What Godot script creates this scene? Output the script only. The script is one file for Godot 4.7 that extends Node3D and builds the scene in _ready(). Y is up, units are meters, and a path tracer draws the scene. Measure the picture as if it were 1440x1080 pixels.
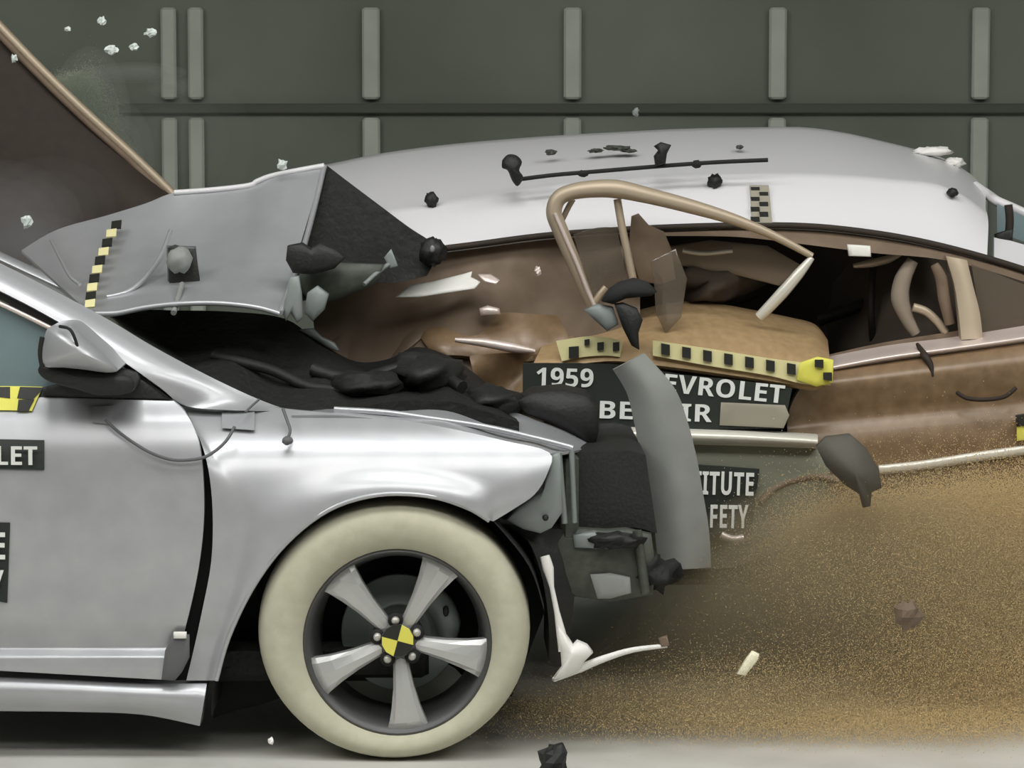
extends Node3D
# A frontal crash of two cars in a test hall. x to the right, y up, z towards the camera; metres.

const FOCAL := 4600.0
const EYE := Vector3(0, 1.72, 8)
const FLAT := 0xFFFFFFFF
var tilt := atan(447.5 / FOCAL)
var M := {}
var used := {}


# ------------------------------------------------------------------ geometry helpers
class Geo:
	var v := PackedVector3Array()
	var g := PackedInt64Array()

	func tri(a: Vector3, b: Vector3, c: Vector3, s := 1) -> void:
		v.append(a)
		v.append(b)
		v.append(c)
		g.append(s)

	func quad(a: Vector3, b: Vector3, c: Vector3, d: Vector3, s := 1) -> void:
		tri(a, b, c, s)
		tri(a, c, d, s)

	func add(o: Geo) -> Geo:
		v.append_array(o.v)
		g.append_array(o.g)
		return self

	func grid(rows: Array, s := 1) -> void:
		for j in rows.size() - 1:
			var a: PackedVector3Array = rows[j]
			var b: PackedVector3Array = rows[j + 1]
			for i in a.size() - 1:
				quad(a[i], a[i + 1], b[i + 1], b[i], s)


# where the sight line at (u, v) of a 1440 x 1080 frame meets the upright plane at depth z
func at(u: float, v: float, z: float) -> Vector3:
	var d := Vector3(0, -sin(tilt), -cos(tilt)) + Vector3((u - 720.0) / FOCAL, 0, 0) + Vector3(0, cos(tilt), -sin(tilt)) * ((540.0 - v) / FOCAL)
	return EYE + d * ((z - EYE.z) / d.z)


func height_of(p: Vector2, z := 0.0) -> float:
	return at(p.x, p.y, z).y


func v2(flat: Array) -> Array:
	var out := []
	for i in flat.size() / 2:
		out.append(Vector2(flat[2 * i], flat[2 * i + 1]))
	return out


func curve2(keys: Array, sub: int, smooth := true) -> Array:
	var out := []
	var n := keys.size()
	for i in n - 1:
		var a: Vector2 = keys[max(i - 1, 0)]
		var b: Vector2 = keys[i]
		var c: Vector2 = keys[i + 1]
		var d: Vector2 = keys[min(i + 2, n - 1)]
		for k in sub:
			var t := float(k) / sub
			out.append(b.cubic_interpolate(c, a, d, t) if smooth else b.lerp(c, t))
	out.append(keys[n - 1])
	return out


func curve3(keys: Array, sub: int) -> Array:
	var out := []
	var n := keys.size()
	for i in n - 1:
		var a: Vector3 = keys[max(i - 1, 0)]
		var b: Vector3 = keys[i]
		var c: Vector3 = keys[i + 1]
		var d: Vector3 = keys[min(i + 2, n - 1)]
		for k in sub:
			out.append(b.cubic_interpolate(c, a, d, float(k) / sub))
	out.append(keys[n - 1])
	return out


func profile(table: Array, x: float) -> float:
	# piecewise smooth table of [x, value] with rising x
	if x <= table[0][0]:
		return table[0][1]
	for i in table.size() - 1:
		if x <= table[i + 1][0]:
			var t: float = (x - table[i][0]) / (table[i + 1][0] - table[i][0])
			var n: int = table.size()
			return cubic_interpolate(table[i][1], table[i + 1][1], table[max(i - 1, 0)][1], table[min(i + 2, n - 1)][1], t) if n > 2 else lerpf(table[i][1], table[i + 1][1], t)
	return table[table.size() - 1][1]


func lines(table: Array, x: float) -> float:
	if x <= table[0][0]:
		return table[0][1]
	for i in table.size() - 1:
		if x <= table[i + 1][0]:
			return lerpf(table[i][1], table[i + 1][1], (x - table[i][0]) / (table[i + 1][0] - table[i][0]))
	return table[table.size() - 1][1]


# a pressed metal sheet between two edges; depth(p, u, v) gives z; thick is a vector to its back face
func sheet(edge_a: Array, edge_b: Array, sub: int, rows: int, depth: Callable, thick := Vector3(0, 0, -0.008), smooth := true) -> Geo:
	var a := curve2(v2(edge_a), sub, smooth)
	var b := curve2(v2(edge_b), sub, smooth)
	var front := []
	for j in rows + 1:
		var row := PackedVector3Array()
		for i in a.size():
			var t := float(j) / rows
			var p: Vector2 = (a[i] as Vector2).lerp(b[i], t)
			row.append(at(p.x, p.y, depth.call(p, float(i) / (a.size() - 1), t)))
		front.append(row)
	return plate(front, thick)


func plate(front: Array, thick: Vector3) -> Geo:
	var geo := Geo.new()
	var back := []
	for r in front:
		var row := PackedVector3Array()
		for p in r:
			row.append(p + thick)
		back.append(row)
	geo.grid(front, 1)
	var turned := back.duplicate()
	turned.reverse()
	geo.grid(turned, 2)
	var n: int = front.size() - 1
	var w: int = front[0].size() - 1
	for i in w:
		geo.quad(back[0][i], back[0][i + 1], front[0][i + 1], front[0][i], 3)
		geo.quad(front[n][i], front[n][i + 1], back[n][i + 1], back[n][i], 4)
	for j in n:
		geo.quad(back[j][0], front[j][0], front[j + 1][0], back[j + 1][0], 5)
		geo.quad(front[j][w], back[j][w], back[j + 1][w], front[j + 1][w], 6)
	return geo


func z_of(z: float) -> Callable:
	return func(_p, _u, _v): return z


func z_across(table: Array) -> Callable:
	return func(_p, _u, v): return profile(table, v)


func z_along(table: Array) -> Callable:
	return func(_p, u, _v): return profile(table, u)


# a round bar through points, with one radius or one per point
func tube(points: Array, radius, sides := 8, flat := 1.0) -> Geo:
	var geo := Geo.new()
	var rings := []
	var side := Vector3.ZERO
	for i in points.size():
		var dir: Vector3 = (points[min(i + 1, points.size() - 1)] - points[max(i - 1, 0)]).normalized()
		if side == Vector3.ZERO:
			side = dir.cross(Vector3(0, 0, 1) if absf(dir.z) < 0.9 else Vector3(0, 1, 0)).normalized()
		side = (side - dir * side.dot(dir)).normalized()
		var up := dir.cross(side)
		var r: float
		if radius is Array:
			var f: float = float(i) / maxf(points.size() - 1, 1) * (radius.size() - 1)
			r = lerpf(radius[int(f)], radius[min(int(f) + 1, radius.size() - 1)], f - int(f))
		else:
			r = radius
		var ring := PackedVector3Array()
		for k in sides + 1:
			var a := TAU * k / sides
			ring.append(points[i] + side * cos(a) * r + up * sin(a) * r * flat)
		rings.append(ring)
	geo.grid(rings, 1)
	for e in [0, rings.size() - 1]:
		for k in sides:
			if e == 0:
				geo.tri(points[0], rings[0][k + 1], rings[0][k], 2)
			else:
				geo.tri(points[e], rings[e][k], rings[e][k + 1], 2)
	return geo


func bar(flat: Array, z, radius, sub := 5, sides := 8, squash := 1.0) -> Geo:
	# keys as u, v pairs at depth z (a number, or one per key)
	var keys := []
	for i in flat.size() / 2:
		keys.append(at(flat[2 * i], flat[2 * i + 1], z[i] if z is Array else z))
	return tube(curve3(keys, sub), radius, sides, squash)


# a plate with an outline of its own, domed towards the front
func slab(flat: Array, z: float, thick: float, dome := 0.0, lean := Vector2.ZERO, smooth := false) -> Geo:
	var geo := Geo.new()
	var keys := v2(flat)
	var outline := []
	if smooth:
		keys.append(keys[0])
		outline = curve2(keys, 3)
		outline.pop_back()
	else:
		outline = keys
	var mid := Vector2.ZERO
	for p in outline:
		mid += p
	mid /= outline.size()
	var n := outline.size()
	var rings := []
	for s in [1.0, 0.93, 0.6, 0.25]:
		var row := PackedVector3Array()
		for i in n + 1:
			var p: Vector2 = mid.lerp(outline[i % n], s)
			var bevel: float = -minf(thick * 0.3, 0.006) if s == 1.0 else 0.0
			row.append(at(p.x, p.y, z + dome * (1.0 - s * s) + bevel + (p - mid).dot(lean)))
		rings.append(row)
	var centre := at(mid.x, mid.y, z + dome)
	var back := PackedVector3Array()
	for p in rings[0]:
		back.append(p + Vector3(0, 0, -thick))
	var behind := centre + Vector3(0, 0, -thick)
	geo.grid([back, rings[0]], 2)
	geo.grid(rings, 1)
	for i in n:
		geo.tri(rings[3][i], rings[3][i + 1], centre, 1)
		geo.tri(back[i + 1], back[i], behind, 3)
	return geo


# a dented lump
func lump(centre: Vector3, size: Vector3, seed_value: int, rough := 0.25, n := 9) -> Geo:
	var geo := Geo.new()
	var noise := FastNoiseLite.new()
	noise.seed = seed_value
	noise.frequency = 0.9
	var rows := []
	for j in n + 1:
		var row := PackedVector3Array()
		for i in 2 * n + 1:
			var a := PI * j / n
			var b := TAU * (i % (2 * n)) / (2 * n)
			var d := Vector3(sin(a) * cos(b), cos(a), sin(a) * sin(b))
			row.append(centre + d * size * (1.0 + rough * 2.0 * noise.get_noise_3dv(d * 1.6 + Vector3.ONE * seed_value)))
		rows.append(row)
	geo.grid(rows, 1 if n > 7 else FLAT)
	return geo


# a box with chamfered edges
func block(centre: Vector3, size: Vector3, c := 0.01, turn := Basis.IDENTITY) -> Geo:
	var geo := Geo.new()
	var h := size / 2
	c = minf(c, minf(h.x, minf(h.y, h.z)) * 0.6)
	var rows := []
	for s in [[-1, h.z - c], [0, h.z - c], [0, h.z], [1, h.z]]:
		pass
	var levels := [[-h.y, c], [-h.y + c, 0.0], [h.y - c, 0.0], [h.y, c]]
	for l in levels:
		var row := PackedVector3Array()
		var x: float = h.x - l[1]
		var z: float = h.z - l[1]
		for q in [[x - c, -z], [x, -z + c], [x, z - c], [x - c, z], [-x + c, z], [-x, z - c], [-x, -z + c], [-x + c, -z], [x - c, -z]]:
			row.append(centre + turn * Vector3(q[0], l[0], q[1]))
		rows.append(row)
	geo.grid(rows, FLAT)
	for e in [0, 3]:
		var r: PackedVector3Array = rows[e]
		for i in range(1, 7):
			if e == 0:
				geo.tri(r[0], r[i], r[i + 1], FLAT)
			else:
				geo.tri(r[0], r[i + 1], r[i], FLAT)
	return geo


# a turned shape about an axis along z; rings of [radius, z]
func turned(centre: Vector3, rings: Array, n := 48, s := 1) -> Geo:
	var geo := Geo.new()
	var rows := []
	for r in rings:
		var row := PackedVector3Array()
		for i in n + 1:
			var a := -TAU * (i % n) / n
			row.append(centre + Vector3(cos(a) * r[0], sin(a) * r[0], r[1]))
		rows.append(row)
	geo.grid(rows, s)
	return geo


# ------------------------------------------------------------------ nodes
func numbered(called: String) -> String:
	if not used.has(called):
		used[called] = 0
		return called
	used[called] += 1
	return "%s_%03d" % [called, used[called]]


func origin_of(o: Node3D) -> Vector3:
	var p := Vector3.ZERO
	while o and o != self:
		p += o.position
		o = o.get_parent() as Node3D
	return p


func commit(called: String, geo: Geo, material: Material, parent: Node3D = null) -> MeshInstance3D:
	var lo := Vector3.INF
	var hi := -Vector3.INF
	for p in geo.v:
		lo = lo.min(p)
		hi = hi.max(p)
	var base := (lo + hi) / 2
	if parent == null:
		base.y = lo.y
	var st := SurfaceTool.new()
	st.begin(Mesh.PRIMITIVE_TRIANGLES)
	for i in geo.g.size():
		st.set_smooth_group(geo.g[i])
		for k in 3:
			st.add_vertex(geo.v[3 * i + k] - base)
	st.generate_normals()
	st.index()
	var o := MeshInstance3D.new()
	o.mesh = st.commit()
	o.material_override = null
	o.mesh.surface_set_material(0, material)
	if parent:
		o.name = called
		o.position = base - origin_of(parent)
		parent.add_child(o, true)
	else:
		o.name = numbered(called)
		o.position = base
		add_child(o, true)
	return o


func thing(called: String, label: String, category: String, base: Vector3, group := "") -> Node3D:
	var o := Node3D.new()
	o.name = numbered(called)
	o.position = base
	add_child(o, true)
	return tag(o, label, category, group)


func tag(o: Node3D, label: String, category: String, group := "") -> Node3D:
	o.set_meta("label", label)
	o.set_meta("category", category)
	if group:
		o.set_meta("group", group)
	return o


func struct(called: String, geo: Geo, material: Material) -> MeshInstance3D:
	var o := commit(called, geo, material)
	o.set_meta("kind", "structure")
	return o


# raised lettering that fills a box of w x h pixels from its lower left corner, climbing by slope
func lettering(text: String, u: float, v: float, w: float, h: float, slope: float, z: float, material: Material, parent: Node3D, heavy := true) -> void:
	var m := TextMesh.new()
	var font := SystemFont.new()
	font.font_names = PackedStringArray(["Droid Sans"])
	font.font_weight = 700 if heavy else 400
	m.font = font
	m.font_size = 64
	m.pixel_size = 0.001
	m.depth = 0.002
	m.text = text
	m.curve_step = 2.0
	m.material = material
	var box := m.get_aabb()
	var per := at(721, 540, z).x - at(720, 540, z).x
	var o := MeshInstance3D.new()
	o.name = "lettering"
	o.mesh = m
	var s := Vector3(w * per / box.size.x, h * per / box.size.y, 1)
	var turn := Basis(Vector3(0, 0, 1), -atan(slope))
	o.basis = turn * Basis.from_scale(s)
	o.position = at(u, v, z) - o.basis * Vector3(box.position.x, box.position.y, 0) - origin_of(parent)
	parent.add_child(o, true)


# ------------------------------------------------------------------ materials
func srgb(r: int, g: int, b: int, a := 1.0) -> Color:
	return Color(r / 255.0, g / 255.0, b / 255.0, a)


func mat(called: String, c: Color, rough := 0.6, metal := 0.0) -> StandardMaterial3D:
	var m := StandardMaterial3D.new()
	m.resource_name = called
	m.albedo_color = c
	m.roughness = rough
	m.metallic = metal
	m.cull_mode = BaseMaterial3D.CULL_DISABLED
	M[called] = m
	return m


func grain(m: StandardMaterial3D, seed_value: int, freq: float, low: Color, high: Color, scale: float, bump := 0.0) -> void:
	var n := FastNoiseLite.new()
	n.seed = seed_value
	n.frequency = freq
	n.fractal_octaves = 4
	var t := NoiseTexture2D.new()
	t.noise = n
	t.seamless = true
	t.width = 512
	t.height = 512
	var ramp := Gradient.new()
	ramp.colors = PackedColorArray([low, high])
	t.color_ramp = ramp
	m.albedo_texture = t
	m.uv1_triplanar = true
	m.uv1_world_triplanar = true
	m.uv1_scale = Vector3.ONE * scale
	if bump > 0.0:
		var b := NoiseTexture2D.new()
		b.noise = n
		b.seamless = true
		b.width = 512
		b.height = 512
		b.as_normal_map = true
		b.bump_strength = 4.0
		m.normal_enabled = true
		m.normal_texture = b
		m.normal_scale = bump


func materials() -> void:
	var w := Color.WHITE
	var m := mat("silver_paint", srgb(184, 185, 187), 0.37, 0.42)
	m.clearcoat_enabled = true
	m.clearcoat = 0.45
	m.clearcoat_roughness = 0.12
	grain(m, 3, 0.02, Color(0.93, 0.93, 0.94), w, 0.8)
	m = mat("bronze_paint", srgb(141, 116, 88), 0.45, 0.1)
	m.clearcoat_enabled = true
	m.clearcoat = 0.35
	m.clearcoat_roughness = 0.25
	grain(m, 5, 0.03, Color(0.8, 0.78, 0.74), w, 1.3)
	m = mat("tan_paint", srgb(186, 158, 118), 0.5, 0.15)
	grain(m, 6, 0.03, Color(0.85, 0.83, 0.8), w, 1.6)
	m = mat("dull_bronze", srgb(126, 108, 90), 0.7, 0.0)
	grain(m, 7, 0.015, Color(0.8, 0.78, 0.75), w, 1.2)
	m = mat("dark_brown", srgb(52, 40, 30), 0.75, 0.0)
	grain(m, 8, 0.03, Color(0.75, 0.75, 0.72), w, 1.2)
	m = mat("roof_white", srgb(218, 216, 218), 0.4, 0.0)
	m.clearcoat_enabled = true
	m.clearcoat = 0.4
	m.clearcoat_roughness = 0.2
	m = mat("black_plastic", srgb(36, 36, 34), 0.6, 0.0)
	grain(m, 9, 0.05, Color(0.6, 0.6, 0.6), w, 3.0, 0.4)
	m = mat("black_metal", srgb(30, 30, 28), 0.7, 0.1)
	grain(m, 10, 0.03, Color(0.55, 0.55, 0.55), w, 2.0, 1.0)
	mat("rubber_black", srgb(26, 26, 26), 0.8)
	m = mat("cream_rubber", srgb(190, 187, 166), 0.85)
	grain(m, 12, 0.02, Color(0.92, 0.92, 0.9), w, 2.0)
	mat("alloy", srgb(196, 196, 194), 0.38, 0.5)
	mat("dark_alloy", srgb(92, 92, 92), 0.5, 0.5)
	mat("steel", srgb(190, 188, 180), 0.35, 0.3)
	mat("chrome", srgb(218, 214, 202), 0.3, 0.25)
	mat("pale_chrome", srgb(222, 206, 198), 0.3, 0.35)
	m = mat("frame_tan", srgb(176, 160, 138), 0.45, 0.3)
	m = mat("grey_plastic", srgb(140, 142, 138), 0.6)
	grain(m, 14, 0.02, Color(0.93, 0.93, 0.93), w, 1.0)
	m = mat("bracket_grey", srgb(132, 138, 136), 0.55, 0.2)
	m = mat("green_grey", srgb(84, 88, 78), 0.6, 0.1)
	grain(m, 15, 0.03, Color(0.75, 0.75, 0.75), w, 2.0)
	mat("white_plastic", srgb(232, 230, 224), 0.45)
	mat("ivory_plastic", srgb(236, 230, 200), 0.5)
	mat("tape_yellow", srgb(222, 216, 92), 0.6)
	mat("tape_pale", srgb(222, 214, 160), 0.6)
	mat("tape_black", srgb(30, 30, 24), 0.6)
	mat("board_black", srgb(34, 40, 34), 0.55)
	mat("letter_white", srgb(226, 228, 222), 0.6)
	mat("grey_tape", srgb(142, 144, 146), 0.6)
	mat("grey_label", srgb(152, 146, 130), 0.6)
	mat("cable_grey", srgb(92, 92, 94), 0.6)
	mat("olive_paint", srgb(138, 140, 124), 0.5)
	mat("soot_brown", srgb(82, 78, 70), 0.7)
	mat("fabric_dark", srgb(82, 72, 62), 0.9)
	mat("fabric_grey", srgb(140, 128, 114), 0.9)
	m = mat("window_glass", srgb(136, 156, 160, 0.62), 0.12)
	m.transparency = BaseMaterial3D.TRANSPARENCY_ALPHA
	m = mat("brown_glass", srgb(112, 100, 86, 0.45), 0.12)
	m.transparency = BaseMaterial3D.TRANSPARENCY_ALPHA
	m = mat("clear_glass", srgb(120, 128, 122, 0.3), 0.1)
	m.transparency = BaseMaterial3D.TRANSPARENCY_ALPHA
	m = mat("broken_glass", srgb(205, 214, 208), 0.3)
	m = mat("floor_paint", srgb(206, 204, 198), 0.35)
	grain(m, 20, 0.015, Color(0.9, 0.9, 0.89), w, 0.35)
	m = mat("wall_green", srgb(128, 135, 124), 0.8)
	grain(m, 21, 0.006, Color(0.82, 0.82, 0.8), w, 0.2)
	mat("wall_grey", srgb(205, 206, 202), 0.85)
	m = mat("post_grey", srgb(196, 202, 190), 0.7)
	grain(m, 22, 0.01, Color(0.9, 0.9, 0.9), w, 0.5)
	mat("rail_dark", srgb(84, 88, 78), 0.8)
	mat("lamp_housing", srgb(90, 90, 90), 0.5, 0.4)
	m = mat("lamp_face", Color.WHITE, 0.6)
	m.emission_enabled = true
	m.emission = Color(1.0, 0.98, 0.95)
	m.emission_energy_multiplier = 3.0
	m = mat("lamp_face_dim", Color.WHITE, 0.6)
	m.emission_enabled = true
	m.emission = Color(1.0, 0.98, 0.95)
	m.emission_energy_multiplier = 1.0


# ------------------------------------------------------------------ scene
func _ready() -> void:
	var cam := Camera3D.new()
	cam.name = "camera"
	cam.position = EYE
	cam.rotation.x = -tilt
	cam.fov = rad_to_deg(2.0 * atan(540.0 / FOCAL))
	cam.near = 0.1
	cam.far = 100
	add_child(cam)
	cam.current = true
	var env := Environment.new()
	env.background_mode = Environment.BG_COLOR
	env.background_color = Color(0.02, 0.02, 0.02)
	env.tonemap_mode = Environment.TONE_MAPPER_LINEAR
	env.tonemap_exposure = 1.0
	env.volumetric_fog_enabled = true
	env.volumetric_fog_density = 0.0
	env.sdfgi_enabled = true
	env.ssao_enabled = true
	env.ssil_enabled = true
	var we := WorldEnvironment.new()
	we.name = "world"
	we.environment = env
	add_child(we)
	materials()
	# ceiling lamps of the hall: [x, z, energy]
	for l in [[-4.5, 4.6, 5.5], [0.0, 4.6, 5.5], [4.5, 4.6, 5.5], [-4.5, 1.6, 10.5], [0.0, 1.6, 10.5], [4.5, 1.6, 10.5]]:
		ceiling_lamp(l[0], l[1], l[2])
	hall()
	silver_car()
	bronze_car()
	debris()
	dust()


func ceiling_lamp(x: float, z: float, energy: float) -> void:
	var front := z > 2
	var row := "tilted bright lamp bank hanging before the cars" if front else "level ceiling lamp right above the cars"
	var side := "left" if x < -1 else "right" if x > 1 else "middle"
	var t := thing("ceiling_lamp", "%s %s, white face in grey housing" % [side, row], "lamp", Vector3(x, 5.2, z), "ceiling lamps of the hall")
	var turn := Basis(Vector3(1, 0, 0), deg_to_rad(38.0) if front else 0.0)
	var mid := Vector3(x, 5.2, z)
	commit("lamp_housing", block(mid + turn * Vector3(0, 0.12, 0), Vector3(3.3, 0.2, 1.5), 0.02, turn), M.lamp_housing, t)
	commit("lamp_diffuser", block(mid + turn * Vector3(0, 0.01, 0), Vector3(3.2, 0.02, 1.4), 0.004, turn), M.lamp_face if front else M.lamp_face_dim, t)
	for s in [-1.3, 1.3]:
		commit("hanger", tube([mid + turn * Vector3(s, 0.2, 0), Vector3(x + s, 6.4, z)], 0.015, 8), M.lamp_housing, t)
	var a := AreaLight3D.new()
	a.name = "lamp_light"
	a.area_size = Vector2(3.2, 1.4)
	a.light_energy = energy
	a.light_color = Color(0.99, 1.0, 1.0)
	a.shadow_enabled = true
	a.area_range = 40.0
	a.area_attenuation = 2.0
	a.position = turn * Vector3(0, -0.02, 0)
	a.basis = turn * Basis(Vector3(1, 0, 0), -PI / 2)
	t.add_child(a)


func hall() -> void:
	struct("floor", block(Vector3(0, -0.1, 1.5), Vector3(22, 0.2, 18), 0.002), M.floor_paint)
	struct("ceiling", block(Vector3(0, 6.5, 1.5), Vector3(22, 0.2, 18), 0.002), M.wall_grey)
	struct("wall_back", block(Vector3(0, 3.2, -7.15), Vector3(22, 6.4, 0.3), 0.002), M.wall_green)
	struct("wall_front", block(Vector3(0, 3.2, 10.35), Vector3(22, 6.4, 0.3), 0.002), M.wall_grey)
	struct("wall_left", block(Vector3(-10.85, 3.2, 1.6), Vector3(0.3, 6.4, 17.2), 0.002), M.wall_green)
	struct("wall_right", block(Vector3(10.85, 3.2, 1.6), Vector3(0.3, 6.4, 17.2), 0.002), M.wall_green)
	# a dark rail along the back wall, and pale posts that stop above and below it
	var z := -6.97
	var low := at(720, 164, z).y
	var high := at(720, 141, z).y
	struct("trim_1", block(Vector3(0, (low + high) / 2, z), Vector3(21, high - low - 0.03, 0.03), 0.005), M.rail_dark)
	var n := 2
	for u in [-50, 238, 276, 522, 805, 1093, 1378, 1663]:
		var x := at(u, 140, z).x
		var top := at(720, 9, z).y
		var wide := 0.07 if u in [238, 276] else 0.08
		struct("trim_%d" % n, block(Vector3(x, (top + high) / 2, z), Vector3(wide, top - high - 0.01, 0.05), 0.01), M.post_grey)
		struct("trim_%d" % (n + 1), block(Vector3(x, low / 2, z), Vector3(wide, low - 0.01, 0.04), 0.01), M.post_grey)
		n += 2


# the flank of the silver car: how far it lies behind z = 0 at each height
const DOOR := [[0.18, -0.012], [0.235, -0.004], [0.262, -0.008], [0.285, -0.034], [0.30, -0.030], [0.34, -0.014], [0.45, -0.002], [0.60, 0.004], [0.72, -0.002], [0.79, -0.016], [0.85, -0.044], [0.90, -0.085], [0.95, -0.12]]
const WING := [[0.18, -0.012], [0.30, -0.012], [0.45, -0.002], [0.58, 0.006], [0.66, 0.0], [0.72, -0.014], [0.78, -0.042], [0.83, -0.085], [0.87, -0.14], [0.90, -0.20]]


func door_z(p: Vector2, _u := 0.0, _v := 0.0) -> float:
	return lines(DOOR, height_of(p)) if height_of(p) < 0.31 else profile(DOOR, height_of(p))


func wing_z(p: Vector2, u: float, v: float) -> float:
	var z := profile(WING, height_of(p))
	var rear := smoothstep(0.42, 0.2, u)
	z = lerpf(z, profile(DOOR, maxf(height_of(p), 0.31)), rear)
	return z + 0.016 * smoothstep(0.62, 0.95, v) - 0.02 * smoothstep(0.8, 1.0, u)


const HOOD_TOP := [30, 352, 80, 323, 150, 303, 205, 286, 245, 271, 300, 267, 350, 261, 388, 246, 456, 233]
const HOOD_LOW := [110, 425, 132, 441, 165, 440, 200, 433, 240, 428, 290, 426, 330, 428, 365, 433, 393, 441]


func hood_z(_p: Vector2, u: float, v: float) -> float:
	return lerpf(-1.25, -0.5, v) + 0.05 * sin(u * 9.0) * sin(PI * v) - 0.10 * sin(PI * v)


func silver_car() -> void:
	var t := thing("silver_car", "silver sedan facing right with a cream painted front tyre and its nose torn open", "car", Vector3(-0.9, 0, -0.9))
	# door
	var door := commit("front_door", sheet([-150, 935, -150, 914, -150, 903, -150, 880, -150, 800, -150, 720, -150, 640, -150, 600, -150, 575, -150, 553], [230, 956, 240, 934, 247, 918, 260, 885, 279, 800, 287, 720, 283, 640, 272, 600, 258, 577, 244, 564], 6, 12, door_z, Vector3(0, 0, -0.02)), M.silver_paint, t)
	var board := commit("name_board", sheet([-150, 616, -40, 617, 62, 619], [-150, 658, -40, 659, 62, 661], 4, 4, func(p, u, v): return door_z(p) + 0.004, Vector3(0, 0, -0.003)), M.board_black, t)
	lettering("CHEVROLET", -150, 653, 203, 27, 0.005, 0.008, M.letter_white, board)
	var board2 := commit("institute_board", sheet([-150, 733, -60, 734, 14, 735], [-150, 836, -60, 838, 10, 848], 3, 4, func(p, u, v): return door_z(p) + 0.004, Vector3(0, 0, -0.003)), M.board_black, t)
	lettering("INSTITUTE", -140, 786, 148, 40, 0.01, 0.0115, M.letter_white, board2)
	lettering("SAFETY", -90, 832, 96, 32, 0.01, 0.0095, M.letter_white, board2)
	var mark := commit("target_sticker", sheet([-35, 543, 15, 543, 60, 544], [-35, 577, 15, 577, 45, 578], 3, 3, func(p, u, v): return door_z(p) + 0.006, Vector3(0, 0, -0.003)), M.tape_yellow, t)
	for q in [[28, 544, 62, 545, 24, 560, 46, 562], [-30, 544, 14, 544, -20, 556, 14, 560], [26, 562, 48, 562, 24, 578, 40, 578]]:
		commit("dark_quarter", sheet(q.slice(0, 4), q.slice(4, 8), 2, 2, func(p, u, v): return door_z(p) + 0.008, Vector3(0, 0, -0.003)), M.tape_black, mark)
	commit("door_jamb", sheet([262, 958, 282, 860, 296, 790, 298, 700, 288, 640, 262, 580], [200, 958, 240, 860, 250, 790, 255, 700, 250, 640, 220, 580], 4, 2, z_of(-0.075), Vector3(0, 0, -0.02)), M.rubber_black, t)
	commit("mud_flap", slab([243, 893, 266, 893, 266, 925, 256, 945, 246, 957, 227, 956, 232, 915], 0.004, 0.012, 0.004), M.cable_grey, t)
	commit("flap_clip", slab([244, 889, 262, 889, 262, 898, 244, 898], 0.012, 0.01, 0.003), M.white_plastic, t)
	commit("rocker_panel", sheet([-150, 948, 0, 952, 100, 956, 200, 961, 291, 961], [-150, 998, 0, 1000, 100, 1001, 200, 1005, 281, 1021], 5, 6, z_across([[0, -0.03], [0.2, -0.008], [0.6, -0.004], [1.0, -0.04]]), Vector3(0, 0, -0.08)), M.silver_paint, t)
	# wing
	var wing := commit("front_fender", sheet([262, 957, 272, 915, 284, 860, 297, 790, 299, 720, 293, 660, 280, 615, 256, 562, 330, 564, 402, 575, 480, 582, 560, 590, 640, 604, 710, 620, 772, 636, 770, 665, 752, 695, 722, 716, 694, 733],
		[304, 957, 310, 930, 322, 895, 340, 855, 356, 825, 370, 802, 384, 783, 402, 764, 430, 738, 462, 717, 495, 703, 530, 696, 565, 694, 600, 697, 632, 705, 655, 713, 670, 721, 680, 727, 688, 732], 4, 14, wing_z, Vector3(0, 0, -0.012)), M.silver_paint, t)
	commit("arch_lip", bar([304, 957, 322, 895, 356, 825, 402, 764, 462, 717, 530, 696, 600, 697, 655, 713, 688, 732], [-0.004, 0.0, 0.008, 0.014, 0.016, 0.016, 0.012, 0.004, -0.008], 0.006), M.silver_paint, wing)
	commit("crumpled_edge", sheet([405, 579, 450, 569, 500, 560, 560, 553, 610, 554, 650, 558, 700, 571, 750, 589, 795, 606, 838, 629],
		[410, 584, 470, 584, 520, 588, 570, 594, 620, 602, 670, 612, 710, 622, 745, 630, 775, 638, 806, 634], 4, 6, func(p, u, v): return lerpf(-0.42, -0.12, v) + 0.03 * sin(u * 17.0) * sin(PI * v), Vector3(0, -0.006, -0.004)), M.silver_paint, t)
	commit("crease_ridge", bar([470, 576, 540, 580, 600, 588, 680, 600, 760, 618, 806, 630], [-0.2, -0.19, -0.18, -0.17, -0.16, -0.15], 0.008), M.silver_paint, t)
	# wires taped over the gap
	commit("tape_patch", sheet([128, 572, 160, 570], [130, 594, 156, 597], 2, 2, func(p, u, v): return door_z(p) + 0.006, Vector3(0, 0, -0.004)), M.grey_tape, t)
	commit("tape_patch", sheet([312, 579, 358, 578], [312, 602, 358, 605], 2, 2, func(p, u, v): return wing_z(p, 0.45, 0.2) + 0.012, Vector3(0, 0, -0.004)), M.grey_tape, t)
	commit("sensor_wire", bar([148, 590, 165, 606, 190, 624, 215, 638, 245, 647, 280, 645, 300, 636, 318, 620, 330, 600], [-0.02, -0.01, 0.002, 0.006, 0.008, 0.008, 0.004, -0.004, -0.02], 0.004), M.cable_grey, t)
	commit("sensor_wire", bar([398, 575, 404, 592, 408, 606, 403, 620], [-0.09, -0.06, -0.04, -0.03], 0.004), M.cable_grey, t)
	commit("sensor_wire", bar([345, 580, 355, 570, 364, 562], [-0.08, -0.12, -0.15], 0.003), M.cable_grey, t)
	commit("wire_tip", lump(at(404, 620, -0.02), Vector3(0.014, 0.01, 0.01), 5, 0.2), M.cable_grey, t)
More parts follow.
